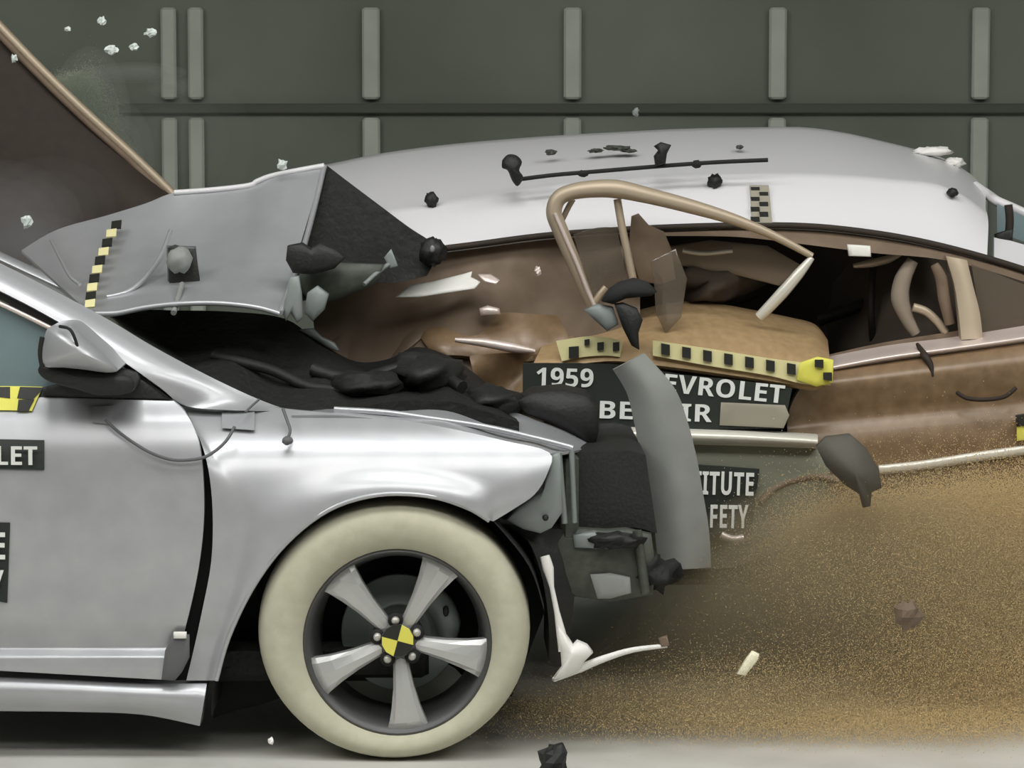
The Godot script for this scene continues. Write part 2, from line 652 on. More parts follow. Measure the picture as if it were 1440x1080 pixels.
	# pillar and side window
	commit("front_pillar", sheet([-150, 300, -60, 342, 0, 370, 75, 408, 150, 448, 215, 487, 290, 527, 360, 560, 412, 579], [-150, 342, -60, 381, 0, 409, 60, 440, 125, 478, 180, 513, 225, 545, 262, 571, 330, 577], 5, 8, func(p, u, v): return profile([[0, -0.155], [0.25, -0.128], [0.6, -0.102], [1.0, -0.085]], v) - 0.035 * smoothstep(0.66, 0.9, u), Vector3(0, -0.01, -0.03)), M.silver_paint, t)
	commit("window_seal", sheet([-150, 342, -60, 382, 0, 410, 60, 441, 125, 479, 180, 514, 240, 562], [-150, 356, -60, 394, 0, 421, 60, 452, 125, 495, 170, 530, 215, 562], 4, 3, z_of(-0.1), Vector3(0, 0, -0.03)), M.rubber_black, t)
	commit("window_trim", bar([-150, 362, -60, 400, 0, 427, 40, 446, 76, 464], -0.095, 0.006), M.pale_chrome, t)
	commit("window_glass", sheet([-150, 364, -60, 402, 0, 430, 40, 449, 78, 466, 130, 497], [-150, 556, -60, 556, 0, 556, 40, 557, 78, 558, 130, 559], 4, 4, z_of(-0.108), Vector3(0, 0, -0.004)), M.window_glass, t)
	commit("corner_cover", slab([150, 500, 240, 562, 60, 556, 62, 545, 120, 530], -0.085, 0.02, 0.004), M.black_plastic, t)
	var mirror := commit("door_mirror", slab([62, 474, 68, 461, 84, 457, 100, 458, 114, 468, 130, 482, 146, 496, 158, 510, 166, 521, 150, 524, 120, 520, 90, 517, 62, 515, 58, 496], 0.09, 0.16, 0.06, Vector2.ZERO, true), M.silver_paint, t)
	commit("mirror_base", slab([56, 513, 100, 517, 140, 522, 184, 530, 184, 552, 140, 556, 110, 548, 70, 537, 54, 524], 0.05, 0.15, 0.03, Vector2.ZERO, true), M.black_plastic, mirror)
	commit("mirror_rim", bar([60, 474, 57, 496, 60, 516], 0.085, 0.007), M.rubber_black, mirror)
	commit("mirror_fold_line", bar([84, 459, 98, 463, 106, 478, 112, 500], [0.12, 0.145, 0.15, 0.13], 0.004), M.rubber_black, mirror)
	# windscreen, far pillar, roof front, dash behind the pillar
	var near := curve2(v2([-150, 302, -60, 344, 0, 372, 75, 410, 150, 450, 215, 489]), 4)
	var rows := []
	for j in 9:
		var row := PackedVector3Array()
		for p in near:
			var q := at(p.x, p.y, -0.18)
			var s := float(j) / 8
			row.append(q + Vector3(0.05 * sin(PI * s), -0.03 - 0.14 * s, -1.3 * s))
		rows.append(row)
	rows.reverse()
	commit("windscreen", plate(rows, Vector3(-0.003, -0.005, 0)), M.clear_glass, t)
	var far := []
	for p in near:
		far.append(at(p.x, p.y, -0.18) + Vector3(0, -0.18, -1.34))
	commit("far_pillar", tube(far, 0.035, 8), M.silver_paint, t)
	commit("dashboard", block(at(40, 480, -0.9) + Vector3(0.05, -0.05, 0), Vector3(0.5, 0.22, 1.3), 0.05), M.black_plastic, t)
	commit("far_side", block(Vector3(-1.0, 0.55, -1.72), Vector3(1.5, 0.62, 0.06), 0.02), M.silver_paint, t)
	commit("underbody", block(Vector3(-1.0, 0.22, -0.9), Vector3(1.6, 0.1, 1.5), 0.02), M.black_metal, t)
	commit("inner_floor_wall", block(Vector3(-0.62, 0.55, -0.95), Vector3(0.06, 0.55, 1.45), 0.02), M.black_metal, t)
	# engine bay
	var bay := commit("engine_bay", sheet([120, 430, 230, 436, 320, 438, 400, 448, 450, 482, 500, 508, 545, 505, 585, 488, 630, 500, 670, 527, 702, 556], [258, 572, 330, 576, 400, 582, 470, 578, 520, 570, 560, 564, 600, 564, 640, 566, 670, 574, 700, 584, 730, 594], 5, 10, func(p, u, v): return lerpf(-0.95, -0.25, v) + 0.05 * sin(u * 31.0 + v * 6.0) * sin(PI * v), Vector3(0, -0.15, -0.02)), M.black_metal, t)
	commit("hose", bar([440, 520, 500, 535, 560, 520, 610, 525, 650, 545], [-0.5, -0.45, -0.5, -0.48, -0.4], 0.018, 6), M.black_plastic, bay)
	commit("hose", bar([300, 500, 380, 520, 440, 545, 520, 548], [-0.6, -0.5, -0.42, -0.36], 0.014, 6), M.black_plastic, bay)
	commit("air_box", lump(at(600, 525, -0.5), Vector3(0.09, 0.05, 0.12), 41, 0.3), M.black_plastic, bay)
	commit("battery_box", lump(at(690, 565, -0.45), Vector3(0.08, 0.04, 0.1), 42, 0.3), M.black_plastic, bay)
	commit("engine_cover", lump(at(520, 540, -0.42), Vector3(0.1, 0.035, 0.1), 43, 0.3), M.black_metal, bay)
	commit("inner_wing", sheet([300, 590, 400, 590, 500, 592, 600, 605, 700, 625, 770, 640], [300, 900, 400, 800, 500, 740, 600, 740, 690, 760, 760, 800], 4, 4, z_of(-0.26), Vector3(0, 0, -0.03)), M.black_metal, t)
	commit("engine_block", block(Vector3(-0.2, 0.48, -0.95), Vector3(0.62, 0.5, 0.7), 0.06), M.black_metal, t)
	# hood folded up in a tent
	var hood := commit("hood", sheet(HOOD_TOP, HOOD_LOW, 5, 12, hood_z, Vector3(0.0, -0.008, -0.004)), M.silver_paint, t)
	commit("hood_lip", bar([132, 441, 165, 440, 200, 433, 240, 428, 290, 426, 330, 428, 365, 433, 393, 441], -0.495, 0.007), M.silver_paint, hood)
	commit("hood_lip", bar([245, 271, 300, 267, 350, 261, 362, 255, 388, 246, 456, 233], -1.245, 0.008), M.roof_white, hood)
	commit("hood_front_edge", bar([456, 234, 444, 285, 428, 345, 411, 395, 394, 440], [-1.25, -1.12, -0.92, -0.7, -0.5], 0.008), M.silver_paint, hood)
	commit("hood_underside", sheet([458, 236, 492, 262, 532, 292, 572, 322, 600, 340, 619, 354], [396, 440, 424, 424, 462, 416, 508, 394, 548, 398, 600, 388], 5, 8, func(p, u, v): return lerpf(-1.26 + 0.26 * u, -0.62 - 0.36 * u, v) - 0.08 * sin(PI * v) * (1.0 - u), Vector3(0.004, 0.006, -0.006)), M.black_metal, hood)
	commit("hood_crease", bar([72, 338, 84, 362, 98, 388, 112, 400], [-1.02, -0.86, -0.74, -0.68], 0.005), M.silver_paint, hood)
	commit("hood_crease", bar([240, 325, 226, 360, 205, 390, 180, 410, 150, 418], [-0.98, -0.85, -0.74, -0.68, -0.66], 0.007), M.silver_paint, hood)
	var spots := v2([164, 316, 157, 328, 151, 341, 146, 354, 141, 366, 137, 379, 133, 391, 130, 404, 128, 416, 127, 427])
	for i in spots.size():
		var p: Vector2 = spots[i]
		var v := clampf((p.y - 300.0) / 138.0, 0, 1)
		var z := hood_z(p, 0.26, v) + 0.06
		var w := 7.0
		var s := sheet([p.x - w, p.y - 5, p.x + w, p.y - 7], [p.x - w - 1, p.y + 5, p.x + w - 1, p.y + 4], 1, 1, func(q, u, y): return z + y * 0.04, Vector3(0, -0.004, -0.004))
		commit("tape_check", s, M.tape_black if i % 2 == 0 else M.tape_pale, hood)
	commit("latch_plate", slab([234, 346, 274, 347, 280, 404, 258, 402, 236, 396], -0.74, 0.03, 0.0), M.cable_grey, hood)
	commit("latch_hole", slab([262, 350, 274, 350, 282, 402, 266, 408, 238, 398, 236, 348, 246, 344], -0.725, 0.012, 0.0), M.black_plastic, hood)
	commit("latch_knob", lump(at(252, 366, -0.7), Vector3(0.035, 0.034, 0.03), 61, 0.12), M.grey_plastic, hood)
	commit("latch_cable", bar([256, 400, 250, 420, 244, 440], [-0.66, -0.55, -0.48], 0.008), M.grey_plastic, hood)
	commit("hinge", slab([404, 346, 424, 342, 436, 350, 450, 342, 470, 350, 486, 362, 470, 378, 440, 386, 412, 384, 402, 366], -0.6, 0.05, 0.01), M.black_plastic, hood)
	commit("torn_bracket", slab([408, 390, 420, 388, 424, 412, 426, 446, 418, 454, 408, 440, 402, 452, 398, 440], -0.52, 0.02, 0.006), M.bracket_grey, hood)
	commit("torn_bracket", slab([432, 412, 446, 402, 462, 414, 456, 436, 440, 452, 428, 440], -0.6, 0.03, 0.01), M.bracket_grey, hood)
	commit("torn_lining", slab([420, 380, 470, 370, 540, 372, 530, 398, 480, 420, 440, 430, 424, 410], -0.7, 0.03, 0.02), M.green_grey, hood)
	commit("torn_strut", bar([512, 400, 530, 384, 546, 372], [-0.66, -0.7, -0.74], 0.006), M.bracket_grey, hood)
	commit("torn_strut_end", slab([540, 362, 550, 350, 560, 374, 548, 378], -0.74, 0.01, 0.003), M.bracket_grey, hood)
	commit("hood_stop", lump(at(608, 354, -0.97), Vector3(0.034, 0.04, 0.03), 63, 0.25), M.black_plastic, hood)
	commit("hood_stop_shine", lump(at(608, 350, -0.93), Vector3(0.007, 0.01, 0.006), 64, 0.1), M.grey_plastic, hood)
	# front end without its bumper
	commit("wing_bracket", slab([776, 640, 788, 636, 791, 720, 776, 742, 760, 750, 736, 744, 712, 732, 726, 716, 756, 694, 772, 664], -0.07, 0.04, 0.008), M.bracket_grey, t)
	commit("bracket_bolt", lump(at(757, 684, -0.04), Vector3(0.012, 0.02, 0.012), 71, 0.2), M.black_plastic, t)
	commit("bracket_bolt", lump(at(767, 728, -0.05), Vector3(0.008, 0.008, 0.01), 72, 0.1), M.black_plastic, t)
	commit("lamp_carrier", block(at(800, 690, -0.3), Vector3(0.045, 0.22, 0.3), 0.012), M.green_grey, t)
	commit("carrier_rib", bar([786, 640, 790, 690, 794, 736], -0.12, 0.008), M.bracket_grey, t)
	commit("carrier_rib", bar([804, 634, 806, 690, 808, 735], -0.12, 0.007), M.bracket_grey, t)
	commit("radiator", sheet([804, 636, 850, 636, 885, 634, 908, 640], [806, 745, 850, 748, 890, 742, 924, 750], 3, 4, z_of(-0.2), Vector3(-0.02, 0, -0.9)), M.black_plastic, t)
	commit("headlamp_housing", slab([724, 566, 748, 552, 790, 548, 826, 556, 842, 576, 842, 606, 836, 628, 806, 612, 770, 594, 738, 582], -0.42, 0.16, 0.03), M.black_plastic, t)
	commit("lower_carrier", slab([742, 748, 800, 742, 852, 746, 880, 744, 916, 752, 922, 800, 918, 836, 860, 846, 800, 838, 770, 820, 752, 790], -0.16, 0.5, 0.02), M.green_grey, t)
	commit("carrier_step", slab([806, 752, 836, 748, 850, 756, 882, 752, 884, 768, 850, 772, 808, 770], -0.13, 0.04, 0.006), M.bracket_grey, t)
	commit("carrier_step", slab([830, 808, 858, 806, 886, 812, 888, 834, 858, 842, 840, 842], -0.13, 0.04, 0.006), M.grey_plastic, t)
	commit("carrier_post", bar([896, 746, 902, 790, 908, 834], -0.14, 0.012), M.green_grey, t)
	commit("wiring_clump", lump(at(864, 760, -0.12), Vector3(0.06, 0.018, 0.03), 75, 0.5), M.black_plastic, t)
	commit("wiring_clump", lump(at(920, 806, -0.2), Vector3(0.06, 0.04, 0.06), 76, 0.5), M.black_metal, t)
	commit("splash_shield", sheet([700, 738, 722, 746, 742, 760, 756, 790, 766, 830, 772, 880, 772, 930], [800, 745, 806, 780, 808, 800, 808, 830, 806, 860, 800, 900, 790, 940], 3, 3, func(p, u, v): return -0.1 - 0.06 * v, Vector3(-0.01, 0, -0.35)), M.black_plastic, t)
	wheel(t)


func wheel(car: Node3D) -> void:
	var hub := at(560, 899, -0.06)
	var tyre_mid := at(553, 889, 0.0)
	# the wheel well behind it
	commit("wheel_well", sheet([300, 960, 310, 925, 322, 890, 340, 850, 356, 820, 370, 796, 384, 777, 402, 758, 430, 732, 462, 711, 495, 697, 530, 690, 565, 688, 600, 691, 632, 699, 655, 707, 690, 730, 740, 790, 770, 850],
		[300, 1010, 330, 1000, 370, 990, 400, 980, 430, 970, 450, 960, 470, 950, 490, 940, 510, 930, 530, 920, 550, 915, 560, 915, 580, 920, 600, 920, 620, 930, 640, 940, 660, 960, 690, 970, 720, 980], 3, 3, z_of(-0.3), Vector3(0, 0, -0.02)), M.rubber_black, car)
	var liner := []
	for z in [-0.02, -0.16, -0.3]:
		var row := PackedVector3Array()
		for p in curve2(v2([296, 1010, 300, 957, 320, 893, 353, 822, 400, 760, 460, 712, 530, 690, 600, 691, 662, 708, 700, 742, 745, 800, 765, 860]), 4):
			var q := at(p.x, p.y, 0)
			row.append(Vector3(q.x, q.y, z))
		liner.append(row)
	commit("arch_liner", plate(liner, Vector3(0, 0.004, 0)), M.rubber_black, car)
	# rim barrel carries the rest
	var w := commit("wheel", turned(hub, [[0.228, 0.052], [0.236, 0.05], [0.236, 0.04], [0.224, 0.036], [0.214, 0.0], [0.20, -0.07], [0.198, -0.17], [0.21, -0.18], [0.235, -0.18]], 64), M.dark_alloy, car)
	# tyre: an oval squashed by its load; rings of [share from bead to tread, z]
	var rows := []
	for r in [[0.0, 0.0], [0.08, 0.016], [0.3, 0.03], [0.55, 0.033], [0.78, 0.026], [0.92, 0.006], [0.985, -0.025], [1.0, -0.06], [1.0, -0.2], [0.97, -0.23], [0.8, -0.24], [0.0, -0.22]]:
		var row := PackedVector3Array()
		for i in 73:
			var a := -TAU * (i % 72) / 72
			var inner := hub + Vector3(cos(a), sin(a), 0) * 0.232
			var down: float = tyre_mid.y - 0.002
			var outer := tyre_mid + Vector3(cos(a) * 0.339, sin(a) * (0.323 if sin(a) > 0 else down), 0)
			var p := inner.lerp(outer, r[0])
			row.append(Vector3(p.x, p.y, -0.015 + r[1]))
		rows.append(row)
	var g := Geo.new()
	g.grid(rows, 1)
	commit("tyre", g, M.cream_rubber, w)
	commit("brake_disc", turned(hub + Vector3(0, 0, -0.1), [[0.0, 0.0], [0.07, 0.0], [0.075, 0.012], [0.08, 0.0], [0.145, 0.0], [0.148, -0.004], [0.148, -0.024], [0.0, -0.024]], 48), M.bracket_grey, w)
	var cal := Geo.new()
	var arc := []
	for k in 9:
		var a := deg_to_rad(-6 + k * 8.0)
		arc.append(hub + Vector3(cos(a) * 0.125, sin(a) * 0.125, -0.085))
	cal = tube(arc, [0.02, 0.032, 0.034, 0.034, 0.032, 0.02], 10, 0.8)
	commit("brake_caliper", cal, M.bracket_grey, w)
	commit("caliper_hole", lump(hub + Vector3(0.118, 0.062, -0.055), Vector3(0.008, 0.014, 0.006), 81, 0.1), M.black_plastic, w)
	for k in 5:
		var a := deg_to_rad(60.5 + 72.0 * k)
		var out := Vector3(cos(a), sin(a), 0)
		var across := Vector3(-sin(a), cos(a), 0)
		var sp := []
		# [distance from hub, half width, z of the crown, z of the edge]
		for q in [[0.03, 0.018, 0.018, 0.008], [0.07, 0.020, 0.026, 0.014], [0.12, 0.026, 0.034, 0.02], [0.17, 0.036, 0.038, 0.024], [0.205, 0.046, 0.036, 0.024], [0.225, 0.055, 0.03, 0.02]]:
			var c: Vector3 = hub + out * q[0]
			var row := PackedVector3Array()
			for e in [[-1.0, -0.03], [-1.0, 0.0], [-0.7, 0.6], [0.0, 1.0], [0.7, 0.6], [1.0, 0.0], [1.0, -0.03]]:
				var z: float = q[3] - 0.032 if e[1] < 0 else lerpf(q[3], q[2], e[1])
				row.append(c + across * (q[1] * e[0]) + Vector3(0, 0, z))
			sp.append(row)
		var sg := Geo.new()
		sg.grid(sp, FLAT)
		commit("spoke", sg, M.alloy, w)
	commit("hub_cap", turned(hub, [[0.0, 0.036], [0.022, 0.034], [0.03, 0.028], [0.05, 0.018], [0.062, 0.0], [0.066, -0.03], [0.0, -0.03]], 40), M.dark_alloy, w)
	for k in 5:
		var a := deg_to_rad(96.5 + 72.0 * k)
		var c := hub + Vector3(cos(a) * 0.052, sin(a) * 0.052, 0.022)
		var nut := commit("lug_nut", turned(c, [[0.0, 0.014], [0.007, 0.013], [0.010, 0.008], [0.010, -0.008], [0.0, -0.008]], 12), M.steel, w)
		nut.set_meta("label", "bright wheel nut in a dark recess")
		commit("nut_recess", turned(c, [[0.0, 0.0], [0.019, 0.0], [0.019, -0.01], [0.0, -0.01]], 20), M.rubber_black, w)
	var yellow := Geo.new()
	var dark := Geo.new()
	for k in 12:
		var a0 := deg_to_rad(-15.0 + 30.0 * k)
		var a1 := a0 + deg_to_rad(30.0)
		var q := int(k / 3.0)
		var c := hub + Vector3(0, 0.004, 0.045)
		var target: Geo = yellow if q % 2 == 0 else dark
		var r := 0.04
		var p0 := c + Vector3(cos(a0) * r, sin(a0) * r, 0)
		var p1 := c + Vector3(cos(a1) * r, sin(a1) * r, 0)
		target.tri(c, p1, p0, 1)
		var b := Vector3(0, 0, -0.012)
		target.quad(p0, p1, p1 + b, p0 + b, 2)
		target.tri(c + b, p0 + b, p1 + b, 3)
	commit("yellow_target_quarters", yellow, M.tape_yellow, w)
	commit("black_target_quarters", dark, M.tape_black, w)


func bronze_car() -> void:
	var t := thing("bronze_car", "old bronze sedan with white roof, facing left, crushed windscreen and fender", "car", Vector3(1.0, 0, -1.9))
	# roof: from the drip edge over the shoulder to the far side
	var edge := [380, 378, 470, 370, 560, 357, 660, 345, 760, 332, 860, 324, 960, 318, 1060, 316, 1150, 318, 1250, 330, 1340, 349, 1440, 378, 1560, 420]
	var shoulder := [380, 325, 470, 312, 560, 297, 660, 281, 760, 266, 860, 256, 960, 250, 1060, 247, 1150, 247, 1250, 254, 1340, 268, 1440, 336, 1560, 380]
	var crest := [380, 246, 456, 232, 540, 215, 640, 202, 760, 192, 860, 186, 960, 181, 1060, 179, 1145, 180, 1240, 198, 1340, 228, 1402, 282, 1440, 310]
	# three lines across the roof at z -1.2, -1.42 and -2.4
	var a := curve2(v2(crest), 4)
	var b := curve2(v2(shoulder), 4)
	var c := curve2(v2(edge), 4)
	var stop := 4 * 11 - 2
	var rows := []
	for j in 19:
		var s := float(j) / 18
		var row := PackedVector3Array()
		for i in stop + 1:
			var p: Vector3
			var q0 := at(c[i].x, c[i].y, -1.16)
			var q1 := at(b[i].x, b[i].y, -1.34)
			var q2 := at(a[i].x, a[i].y, -2.3)
			if s < 0.5:
				p = q0.bezier_interpolate(q0.lerp(q1, 0.5) + Vector3(0, 0.012, 0.012), q1 + Vector3(0, -0.028, 0.05), q1, s * 2)
			else:
				p = q1.bezier_interpolate(q1 + Vector3(0, 0.012, -0.10), q2 + Vector3(0, -0.01, 0.3), q2, s * 2 - 1)
			row.append(p)
		rows.append(row)
	rows.reverse()
	var far := PackedVector3Array()
	for p in rows[0]:
		far.append(p + Vector3(0, -0.16, -0.16))
	rows.push_front(far)
	var roof := commit("roof", plate(rows, Vector3(0, -0.012, 0)), M.roof_white, t)
	commit("drip_rail", bar([560, 357, 660, 345, 760, 332, 860, 324, 960, 319, 1060, 317, 1150, 319, 1250, 331, 1340, 350, 1440, 379, 1560, 421], -1.15, 0.009), M.dark_brown, t)
	commit("rear_roof_edge", bar([1372, 262, 1392, 276, 1404, 284, 1440, 300, 1520, 340], [-1.9, -1.8, -1.7, -1.7, -1.7], 0.016), M.roof_white, t)
	commit("rear_glass", sheet([1402, 286, 1440, 304, 1520, 344], [1402, 326, 1440, 340, 1520, 372], 3, 2, z_of(-1.6), Vector3(0, 0, -0.005)), M.window_glass, t)
	commit("rear_glass_post", bar([1418, 288, 1420, 310, 1418, 334], -1.4, 0.012), M.dark_brown, t)
	commit("rear_clip", slab([1400, 330, 1424, 322, 1424, 338, 1402, 338], -1.3, 0.03, 0.003), M.black_plastic, t)
	commit("rear_quarter_roof", sheet([1398, 334, 1440, 344, 1520, 376], [1398, 366, 1440, 379, 1520, 406], 3, 3, z_across([[0, -1.3], [1, -1.17]]), Vector3(0, 0, -0.02)), M.roof_white, t)
	var strip := commit("check_strip", sheet([1055, 261, 1081, 261], [1058, 314, 1086, 314], 2, 6, z_across([[0, -1.262], [1, -1.145]]), Vector3(0, 0, -0.04)), M.grey_label, t)
	for i in 2:
		for k in 7:
			var u := 1056.0 + 12 * i
			var v := 263.0 + 7 * k
			var g := sheet([u, v, u + 12, v], [u + 0.6, v + 7, u + 12.6, v + 7], 1, 1, z_of(-1.247 + 0.0165 * k), Vector3(0, 0, -0.02))
			if (i + k) % 2 == 0:
				commit("dark_check", g, M.tape_black, strip)
	for s in [[1340, 271, 8, 6, -1.3], [607, 281, 9, 11, -1.335], [1005, 255, 10, 10, -1.29]]:
		commit("roof_clip", lump(at(s[0], s[1], s[4]), Vector3(s[2], s[3], s[2]) * 0.002, int(s[0]), 0.25), M.black_plastic, t)
	for s in [[1312, 213, 26, 8], [1342, 229, 14, 9]]:
		commit("roof_flake", lump(at(s[0], s[1], -2.1), Vector3(s[2] * 0.0022, s[3] * 0.0018, 0.03), int(s[0]), 0.3), M.white_plastic, t)
	for s in [[775, 214, 8, 4], [838, 212, 10, 3], [868, 208, 16, 4], [885, 212, 10, 3], [1040, 207, 5, 3]]:
		commit("roof_dent", lump(at(s[0], s[1], -1.72), Vector3(s[2] * 0.0021, s[3] * 0.002, 0.03), int(s[0]), 0.35), M.green_grey, t)
	# upper door frame, pillars and glass
	commit("roof_rail", sheet([900, 325, 1000, 320, 1060, 319, 1150, 321, 1250, 333, 1340, 352, 1440, 381, 1560, 424], [900, 332, 1000, 332, 1060, 335, 1150, 346, 1230, 356, 1330, 366, 1440, 396, 1560, 440], 4, 4, z_across([[0, -1.17], [1, -1.12]]), Vector3(0, 0, -0.04)), M.dull_bronze, t)
	commit("door_pillar", sheet([1382, 476, 1378, 440, 1368, 400, 1360, 366], [1352, 478, 1348, 440, 1342, 400, 1330, 360], 3, 3, func(p, u, v): return -1.06 - 0.05 * u + 0.012 * sin(PI * v), Vector3(0, 0, -0.05)), M.frame_tan, t)
	commit("inner_frame", bar([1314, 372, 1324, 392, 1328, 420, 1336, 456], -1.12, [0.012, 0.018, 0.018, 0.014]), M.dull_bronze, t)
	commit("rear_side_glass", sheet([1366, 372, 1400, 384, 1440, 400, 1560, 446], [1384, 482, 1400, 480, 1440, 474, 1560, 456], 3, 3, z_of(-1.12), Vector3(0, 0, -0.004)), M.brown_glass, t)
	# door with the belt moulding and the lower chrome
	var door_p := [[0.0, -1.02], [0.12, -0.99], [0.35, -0.96], [0.48, -0.945], [0.56, -0.955], [0.62, -0.975], [0.72, -0.965], [0.84, -0.955], [0.92, -0.985], [0.96, -1.02], [1.0, -1.06]]
	var door := commit("front_door", sheet([1230, 960, 1190, 830, 1160, 740, 1128, 662, 1108, 612, 1112, 572, 1130, 540, 1150, 518], [1600, 940, 1600, 820, 1600, 710, 1600, 634, 1600, 566, 1600, 530, 1600, 486, 1600, 448], 7, 10, z_along(door_p), Vector3(0, 0, -0.04)), M.bronze_paint, t)
	commit("belt_molding", sheet([1134, 508, 1240, 487, 1340, 474, 1440, 458, 1600, 432], [1140, 527, 1240, 508, 1340, 494, 1440, 480, 1600, 456], 4, 6, z_across([[0, -1.12], [0.5, -1.03], [0.8, -0.985], [1.0, -1.0]]), Vector3(0, -0.01, -0.02)), M.pale_chrome, t)
	commit("window_sill", sheet([1160, 500, 1240, 482, 1340, 466, 1440, 448, 1600, 424], [1140, 510, 1240, 489, 1340, 475, 1440, 459, 1600, 433], 3, 2, z_of(-1.13), Vector3(0, -0.01, -0.04)), M.dull_bronze, t)
	commit("lower_trim", bar([1236, 661, 1300, 654, 1370, 643, 1440, 633, 1600, 608], -0.94, 0.0135, 4, 10, 0.6), M.chrome, t)
	commit("door_handle", bar([1346, 552, 1360, 560, 1385, 562, 1412, 558, 1428, 546], [-0.95, -0.92, -0.91, -0.92, -0.95], 0.006), M.dark_brown, t)
	commit("door_gap", bar([1290, 484, 1300, 500, 1308, 512, 1312, 530], [-1.04, -0.98, -0.965, -0.955], [0.005, 0.011, 0.009, 0.003]), M.dark_brown, t)
	var mark := commit("target_sticker", slab([1430, 584, 1470, 578, 1470, 616, 1430, 620], -0.925, 0.006, 0.0), M.tape_yellow, t)
	commit("dark_quarter", slab([1428, 584, 1450, 580, 1450, 598, 1430, 600], -0.92, 0.006, 0.0), M.tape_black, mark)
	# front fender with its tape and boards
	var fender := commit("front_fender", sheet([770, 470, 850, 452, 905, 434, 960, 424, 1010, 427, 1060, 436, 1110, 446, 1146, 456, 1164, 478], [745, 522, 850, 508, 905, 512, 960, 518, 1010, 525, 1060, 532, 1110, 540, 1146, 545, 1170, 534], 5, 10, z_across([[0, -1.3], [0.2, -1.12], [0.45, -0.98], [0.7, -0.9], [1.0, -0.875]]), Vector3(0, -0.01, -0.02)), M.tan_paint, t)
	var band := commit("check_tape", sheet([918, 479, 1000, 491, 1080, 504, 1130, 510, 1172, 512], [918, 500, 1000, 515, 1080, 528, 1130, 540, 1168, 542], 4, 3, z_of(-0.862), Vector3(0, 0, -0.01)), M.tape_pale, t)
	commit("yellow_corner", slab([1126, 510, 1150, 502, 1172, 506, 1171, 538, 1148, 544, 1120, 534], -0.85, 0.012, 0.003), M.tape_yellow, band)
	for k in 8:
		var u := 930.0 + 29.5 * k
		var v := 483.0 + 4.6 * k
		commit("dark_check", sheet([u, v, u + 12, v + 2], [u, v + 15, u + 12, v + 17], 1, 1, z_of(-0.853), Vector3(0, 0, -0.008)), M.tape_black, band)
	for q in [[1146, 506], [1158, 524]]:
		commit("dark_check", sheet([q[0], q[1], q[0] + 12, q[1]], [q[0], q[1] + 10, q[0] + 12, q[1] + 12], 1, 1, z_of(-0.838), Vector3(0, 0, -0.008)), M.tape_black, band)
	var band2 := commit("check_tape", sheet([782, 480, 820, 474, 850, 474, 876, 480], [790, 508, 820, 502, 850, 500, 872, 502], 3, 2, z_of(-0.87), Vector3(0, 0, -0.01)), M.tape_pale, t)
	for q in [[800, 488, 14, 16], [822, 478, 7, 8], [840, 482, 9, 11], [862, 482, 9, 12]]:
		commit("dark_check", sheet([q[0], q[1], q[0] + q[2], q[1] - 1], [q[0], q[1] + q[3], q[0] + q[2], q[1] + q[3] - 1], 1, 1, z_of(-0.86), Vector3(0, 0, -0.008)), M.tape_black, band2)
	var board := commit("name_board", sheet([735, 511, 860, 512, 960, 527, 1040, 535, 1114, 546], [735, 552, 840, 600, 960, 603, 1040, 603, 1102, 603], 3, 3, z_of(-0.872), Vector3(0, 0, -0.012)), M.board_black, t)
	lettering("1959", 754, 543, 80, 27, 0.03, -0.869, M.letter_white, board)
	lettering("CHEVROLET", 876, 545, 227, 26, 0.10, -0.869, M.letter_white, board)
	lettering("BEL AIR", 843, 588, 158, 25, 0.035, -0.869, M.letter_white, board)
	commit("grey_label", slab([1014, 566, 1104, 570, 1110, 584, 1102, 602, 1012, 598], -0.865, 0.006, 0.0), M.grey_label, board)
	commit("fender_trim", sheet([836, 598, 940, 601, 1040, 605, 1150, 612], [836, 624, 940, 625, 1040, 627, 1150, 631], 4, 6, z_across([[0, -0.88], [0.2, -0.845], [0.5, -0.835], [0.8, -0.845], [1, -0.87]]), Vector3(0, 0, -0.03)), M.chrome, t)
	commit("lower_fender", sheet([830, 622, 940, 624, 1040, 626, 1160, 630], [900, 800, 980, 800, 1050, 792, 1180, 730], 4, 6, z_across([[0, -0.9], [0.3, -0.89], [1, -0.95]]), Vector3(0, 0, -0.03)), M.olive_paint, t)
	var board2 := commit("institute_board", sheet([900, 650, 984, 654, 1068, 660], [920, 752, 990, 752, 1056, 752], 3, 3, z_of(-0.872), Vector3(0, 0, -0.012)), M.board_black, t)
	lettering("INSTITUTE", 926, 694, 134, 34, 0.03, -0.868, M.letter_white, board2)
	lettering("SAFETY", 968, 742, 84, 34, 0.02, -0.868, M.letter_white, board2)
	commit("arch_molding", bar([1070, 706, 1090, 686, 1120, 674, 1150, 670, 1180, 676], -0.9, 0.011), M.dull_bronze, t)
	commit("board_foot", bar([1014, 752, 1030, 758, 1046, 756], -0.86, 0.01), M.pale_chrome, t)
	# windscreen surround torn loose
	var frame := commit("windscreen_frame", bar([832, 430, 818, 398, 802, 358, 787, 322, 779, 300, 784, 281, 800, 271, 830, 266, 868, 266, 915, 276, 970, 290, 1030, 308, 1085, 330, 1142, 360], [-1.0, -1.0, -1.0, -1.0, -1.0, -1.0, -1.0, -1.0, -1.0, -1.0, -1.01, -1.02, -1.03, -1.04], [0.012, 0.017, 0.021, 0.022, 0.022, 0.022, 0.022, 0.024, 0.026, 0.022, 0.02, 0.016, 0.012, 0.009], 4, 10), M.frame_tan, t)
	commit("chrome_strip", bar([780, 300, 796, 336, 812, 372, 826, 408, 836, 430], -0.975, 0.006), M.pale_chrome, frame)
	commit("inner_post", bar([868, 280, 874, 316, 882, 354, 890, 392], -1.02, 0.011), M.frame_tan, frame)
	commit("bent_corner", bar([832, 432, 842, 416, 852, 404], -1.0, 0.009), M.frame_tan, frame)
